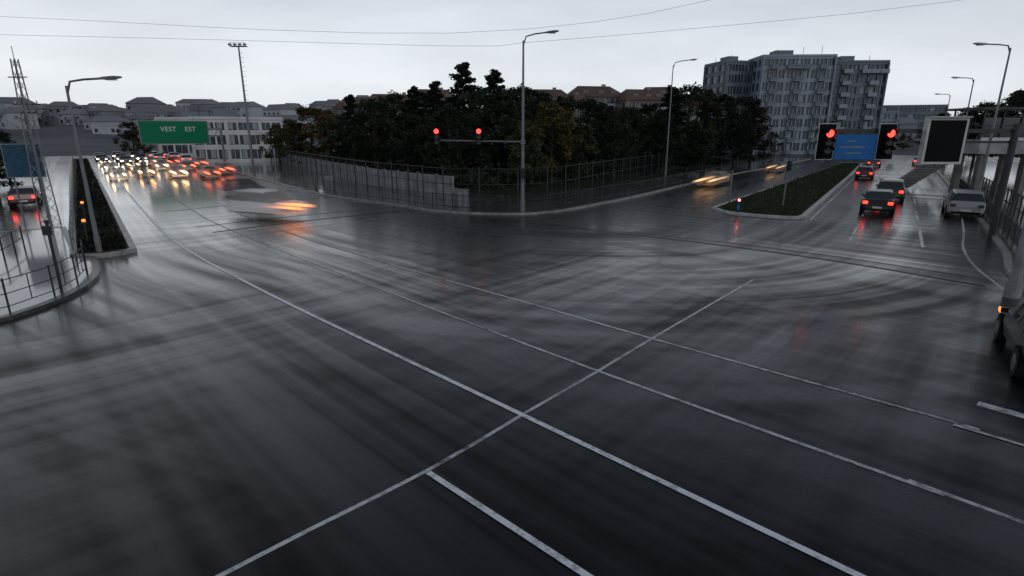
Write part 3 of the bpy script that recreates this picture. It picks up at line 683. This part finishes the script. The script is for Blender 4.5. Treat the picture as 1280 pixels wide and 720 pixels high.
# ------------------------------------------------------------------ buildings
M['bw1']=mat('pale_facade',(.25,.285,.33),.7,var=.12,vscale=.3); M['bw0']=mat('white_facade',(.5,.52,.54),.7,var=.12,vscale=.3); M['bw2']=mat('grey_facade',(.14,.165,.195),.7,var=.12,vscale=.3); M['bw3']=mat('tan_facade',(.24,.2,.17),.8,var=.2,vscale=.3); M['bw4']=mat('brown_roof',(.10,.065,.05),.8,var=.3,vscale=.4); M['curt']=mat('curtained_window',(.25,.28,.31),.5); M['wg']=mat('facade_glass',(.03,.05,.075),.15)
def block(name,x,y,w,d,h,floors,bays,rz,wall,balc=True,roof=None,z0=0,lit=.2):
    e=empty(name,(x,y,z0),rz); fh=h/floors
    a=MB(); a.box((0,0,h/2),(w-.5,d-.5,h-.02),'wg'); a.obj('glazing_core',e)
    a=MB()
    for i in range(floors+1):
        hh=fh*.34 if i<floors else .5
        a.box((0,0,min(h-.2,i*fh+hh/2-.1)),(w,d,hh),wall)
    bw=w/bays; pw_=.38 if bw<2.4 else .55
    for i in range(bays+1):
        for s_ in (-1,1): a.box((-w/2+i*bw,s_*(d/2-.13),h/2),(pw_*(1.5 if i%3==0 else .7),.32,h-.01),wall)
    nb=max(2,int(d/3.0))
    for i in range(nb+1):
        for s_ in (-1,1): a.box((s_*(w/2-.13),-d/2+i*d/nb,h/2),(.34,1.0,h-.03),wall)
    a.obj('walls',e)
    a=MB()
    for i in range(floors):
        for j in range(bays):
            cx=-w/2+(j+.5)*bw; cz=i*fh+fh*.66
            if R()<lit: a.box((cx+U(-.3,.3),-d/2+.2,cz),(bw*.45,.06,fh*.6),'curt')
            a.box((cx,-d/2+.12,cz),(.07,.08,fh*.64),'white')
            if balc and (j%3==1 or i==floors-1 and j%2):
                a.box((cx,-d/2-.55,i*fh+.25),(bw*.95,1.1,.16),wall); a.box((cx,-d/2-1.08,i*fh+.75),(bw*.95,.06,.85),'bw2' if wall=='bw1' else 'bw1')
                for s_ in (-1,1): a.box((cx+s_*bw*.46,-d/2-.55,i*fh+.75),(.06,1.0,.85),wall)
    a.obj('windows_and_balconies',e)
    a=MB()
    if roof:
        W,D=w/2+.6,d/2+.6; a.add([(-W,-D,h),(W,-D,h),(W,D,h),(-W,D,h),(-W*.6,0,h+d*.28),(W*.6,0,h+d*.28)],[(0,1,5,4),(1,2,5),(2,3,4,5),(3,0,4),(3,2,1,0)],roof)
        a.box((w*.2,0,h+d*.25),(.9,.9,1.6),'bw3')
        for k in (-.25,.05,.3): a.box((w*k,-d*.3,h+d*.1),(1.3,1.6,1.2),'bw3'); a.box((w*k,-d*.3-.81,h+d*.1+.1),(.9,.03,.7),'wg')
    else:
        a.box((0,0,h+.3),(w+.3,d+.3,.5),wall); a.box((-w*.15,0,h+1.2),(w*.25,d*.4,1.4),'bw2')
        for k in range(4):
            ax_,ay_=U(-w,w)*.45,U(-d,d)*.3; a.tube([(ax_,ay_,h),(ax_,ay_,h+U(1.5,3))],.05,'darksteel',5)
    a.obj('roof',e)
    return e
block('apartment_building',70.6,152,17.5,10,23.2,8,9,-.05,'bw1')
block('apartment_building',86.5,153,13.2,10,22,8,6,-.05,'bw2',balc=True)
block('apartment_building',58.6,158,11,10,22.5,8,6,.2,'bw2',balc=False)
block('warehouse',-51.7,111,15,12,7.6,3,8,.35,'bw0',balc=False,lit=.5)
block('warehouse',-72,140,20,14,8.2,3,7,.3,'bw0',balc=False,lit=.4)
for xp,w,yt in [(452,13,122),(490,15,118),(540,12,112),(680,14,112),(712,10,118),(742,14,108),(800,12,112),(825,12,109),(868,12,118)]:
    Y=U(150,172); H=TZ(yt,Y); block('apartment_house',(xp-640)/700*Y*.945,Y,w,11,H-3,5,int(w/2.4),U(-.3,.3),'bw3',roof='bw4',lit=.35)
block('office_building',160,260,50,16,16,5,14,-.3,'bw2',balc=False)
block('office_building',125,215,26,14,12,4,8,-.4,'bw1',balc=False)

# ------------------------------------------------------------------ camera, sky, sun
cd=bpy.data.cameras.new('camera'); cam=bpy.data.objects.new('camera',cd); COL.objects.link(cam); sc.camera=cam
cam.location=(0,0,5.5); cam.rotation_euler=(math.pi/2-math.atan(195/700),0,0); cd.lens=700/1280*36; cd.sensor_width=36; cd.clip_end=8000; cd.clip_start=.1
W=bpy.data.worlds.new('World'); sc.world=W; W.use_nodes=True; nt=W.node_tree; N=nt.nodes; Lk=nt.links.new
bg=N['Background']; bg.inputs[1].default_value=.1
sky=N.new('ShaderNodeTexSky'); sky.sky_type='NISHITA'; sky.sun_disc=False; sky.sun_elevation=math.radians(35); sky.sun_rotation=math.radians(-40); sky.dust_density=4; sky.air_density=1.5
hs=N.new('ShaderNodeHueSaturation'); hs.inputs['Saturation'].default_value=.25; hs.inputs['Value'].default_value=.7; Lk(sky.outputs[0],hs.inputs['Color'])
tc=N.new('ShaderNodeTexCoord'); sx=N.new('ShaderNodeSeparateXYZ'); Lk(tc.outputs['Generated'],sx.inputs[0])
cr=N.new('ShaderNodeValToRGB'); Lk(sx.outputs[2],cr.inputs[0]); E=cr.color_ramp.elements
E[0].position=0; E[0].color=(.84,.89,.935,1); E[1].position=1; E[1].color=(.075,.095,.13,1)
for p_,c_ in [(.08,(.88,.93,.98)),(.2,(.70,.765,.835)),(.38,(.26,.305,.375)),(.65,(.088,.112,.152))]:
    q=E.new(p_); q.color=(*c_,1)
mp=N.new('ShaderNodeMapping'); mp.inputs['Scale'].default_value=(1.3,1.3,5); Lk(tc.outputs['Generated'],mp.inputs[0])
nz=N.new('ShaderNodeTexNoise'); nz.inputs['Scale'].default_value=1.6; nz.inputs['Detail'].default_value=5; nz.inputs['Roughness'].default_value=.5; Lk(mp.outputs[0],nz.inputs['Vector'])
mr=N.new('ShaderNodeMapRange'); mr.inputs[1].default_value=.3; mr.inputs[2].default_value=.7; mr.inputs[3].default_value=8.0; mr.inputs[4].default_value=10.4; Lk(nz.outputs['Fac'],mr.inputs[0])
vm=N.new('ShaderNodeVectorMath'); vm.operation='SCALE'; Lk(cr.outputs[0],vm.inputs[0]); Lk(mr.outputs[0],vm.inputs['Scale'])
mx=N.new('ShaderNodeMix'); mx.data_type='RGBA'; mx.inputs[0].default_value=.95; Lk(hs.outputs[0],mx.inputs[6]); Lk(vm.outputs[0],mx.inputs[7]); Lk(mx.outputs[2],bg.inputs[0])
sd=bpy.data.lights.new('sun','SUN'); so=bpy.data.objects.new('sun',sd); COL.objects.link(so); sd.energy=.5; sd.angle=math.radians(20); sd.color=(1,.98,.96)
so.rotation_euler=(math.radians(55),0,math.radians(40))
sc.view_settings.view_transform='Standard'; sc.view_settings.look='None'; sc.view_settings.exposure=0
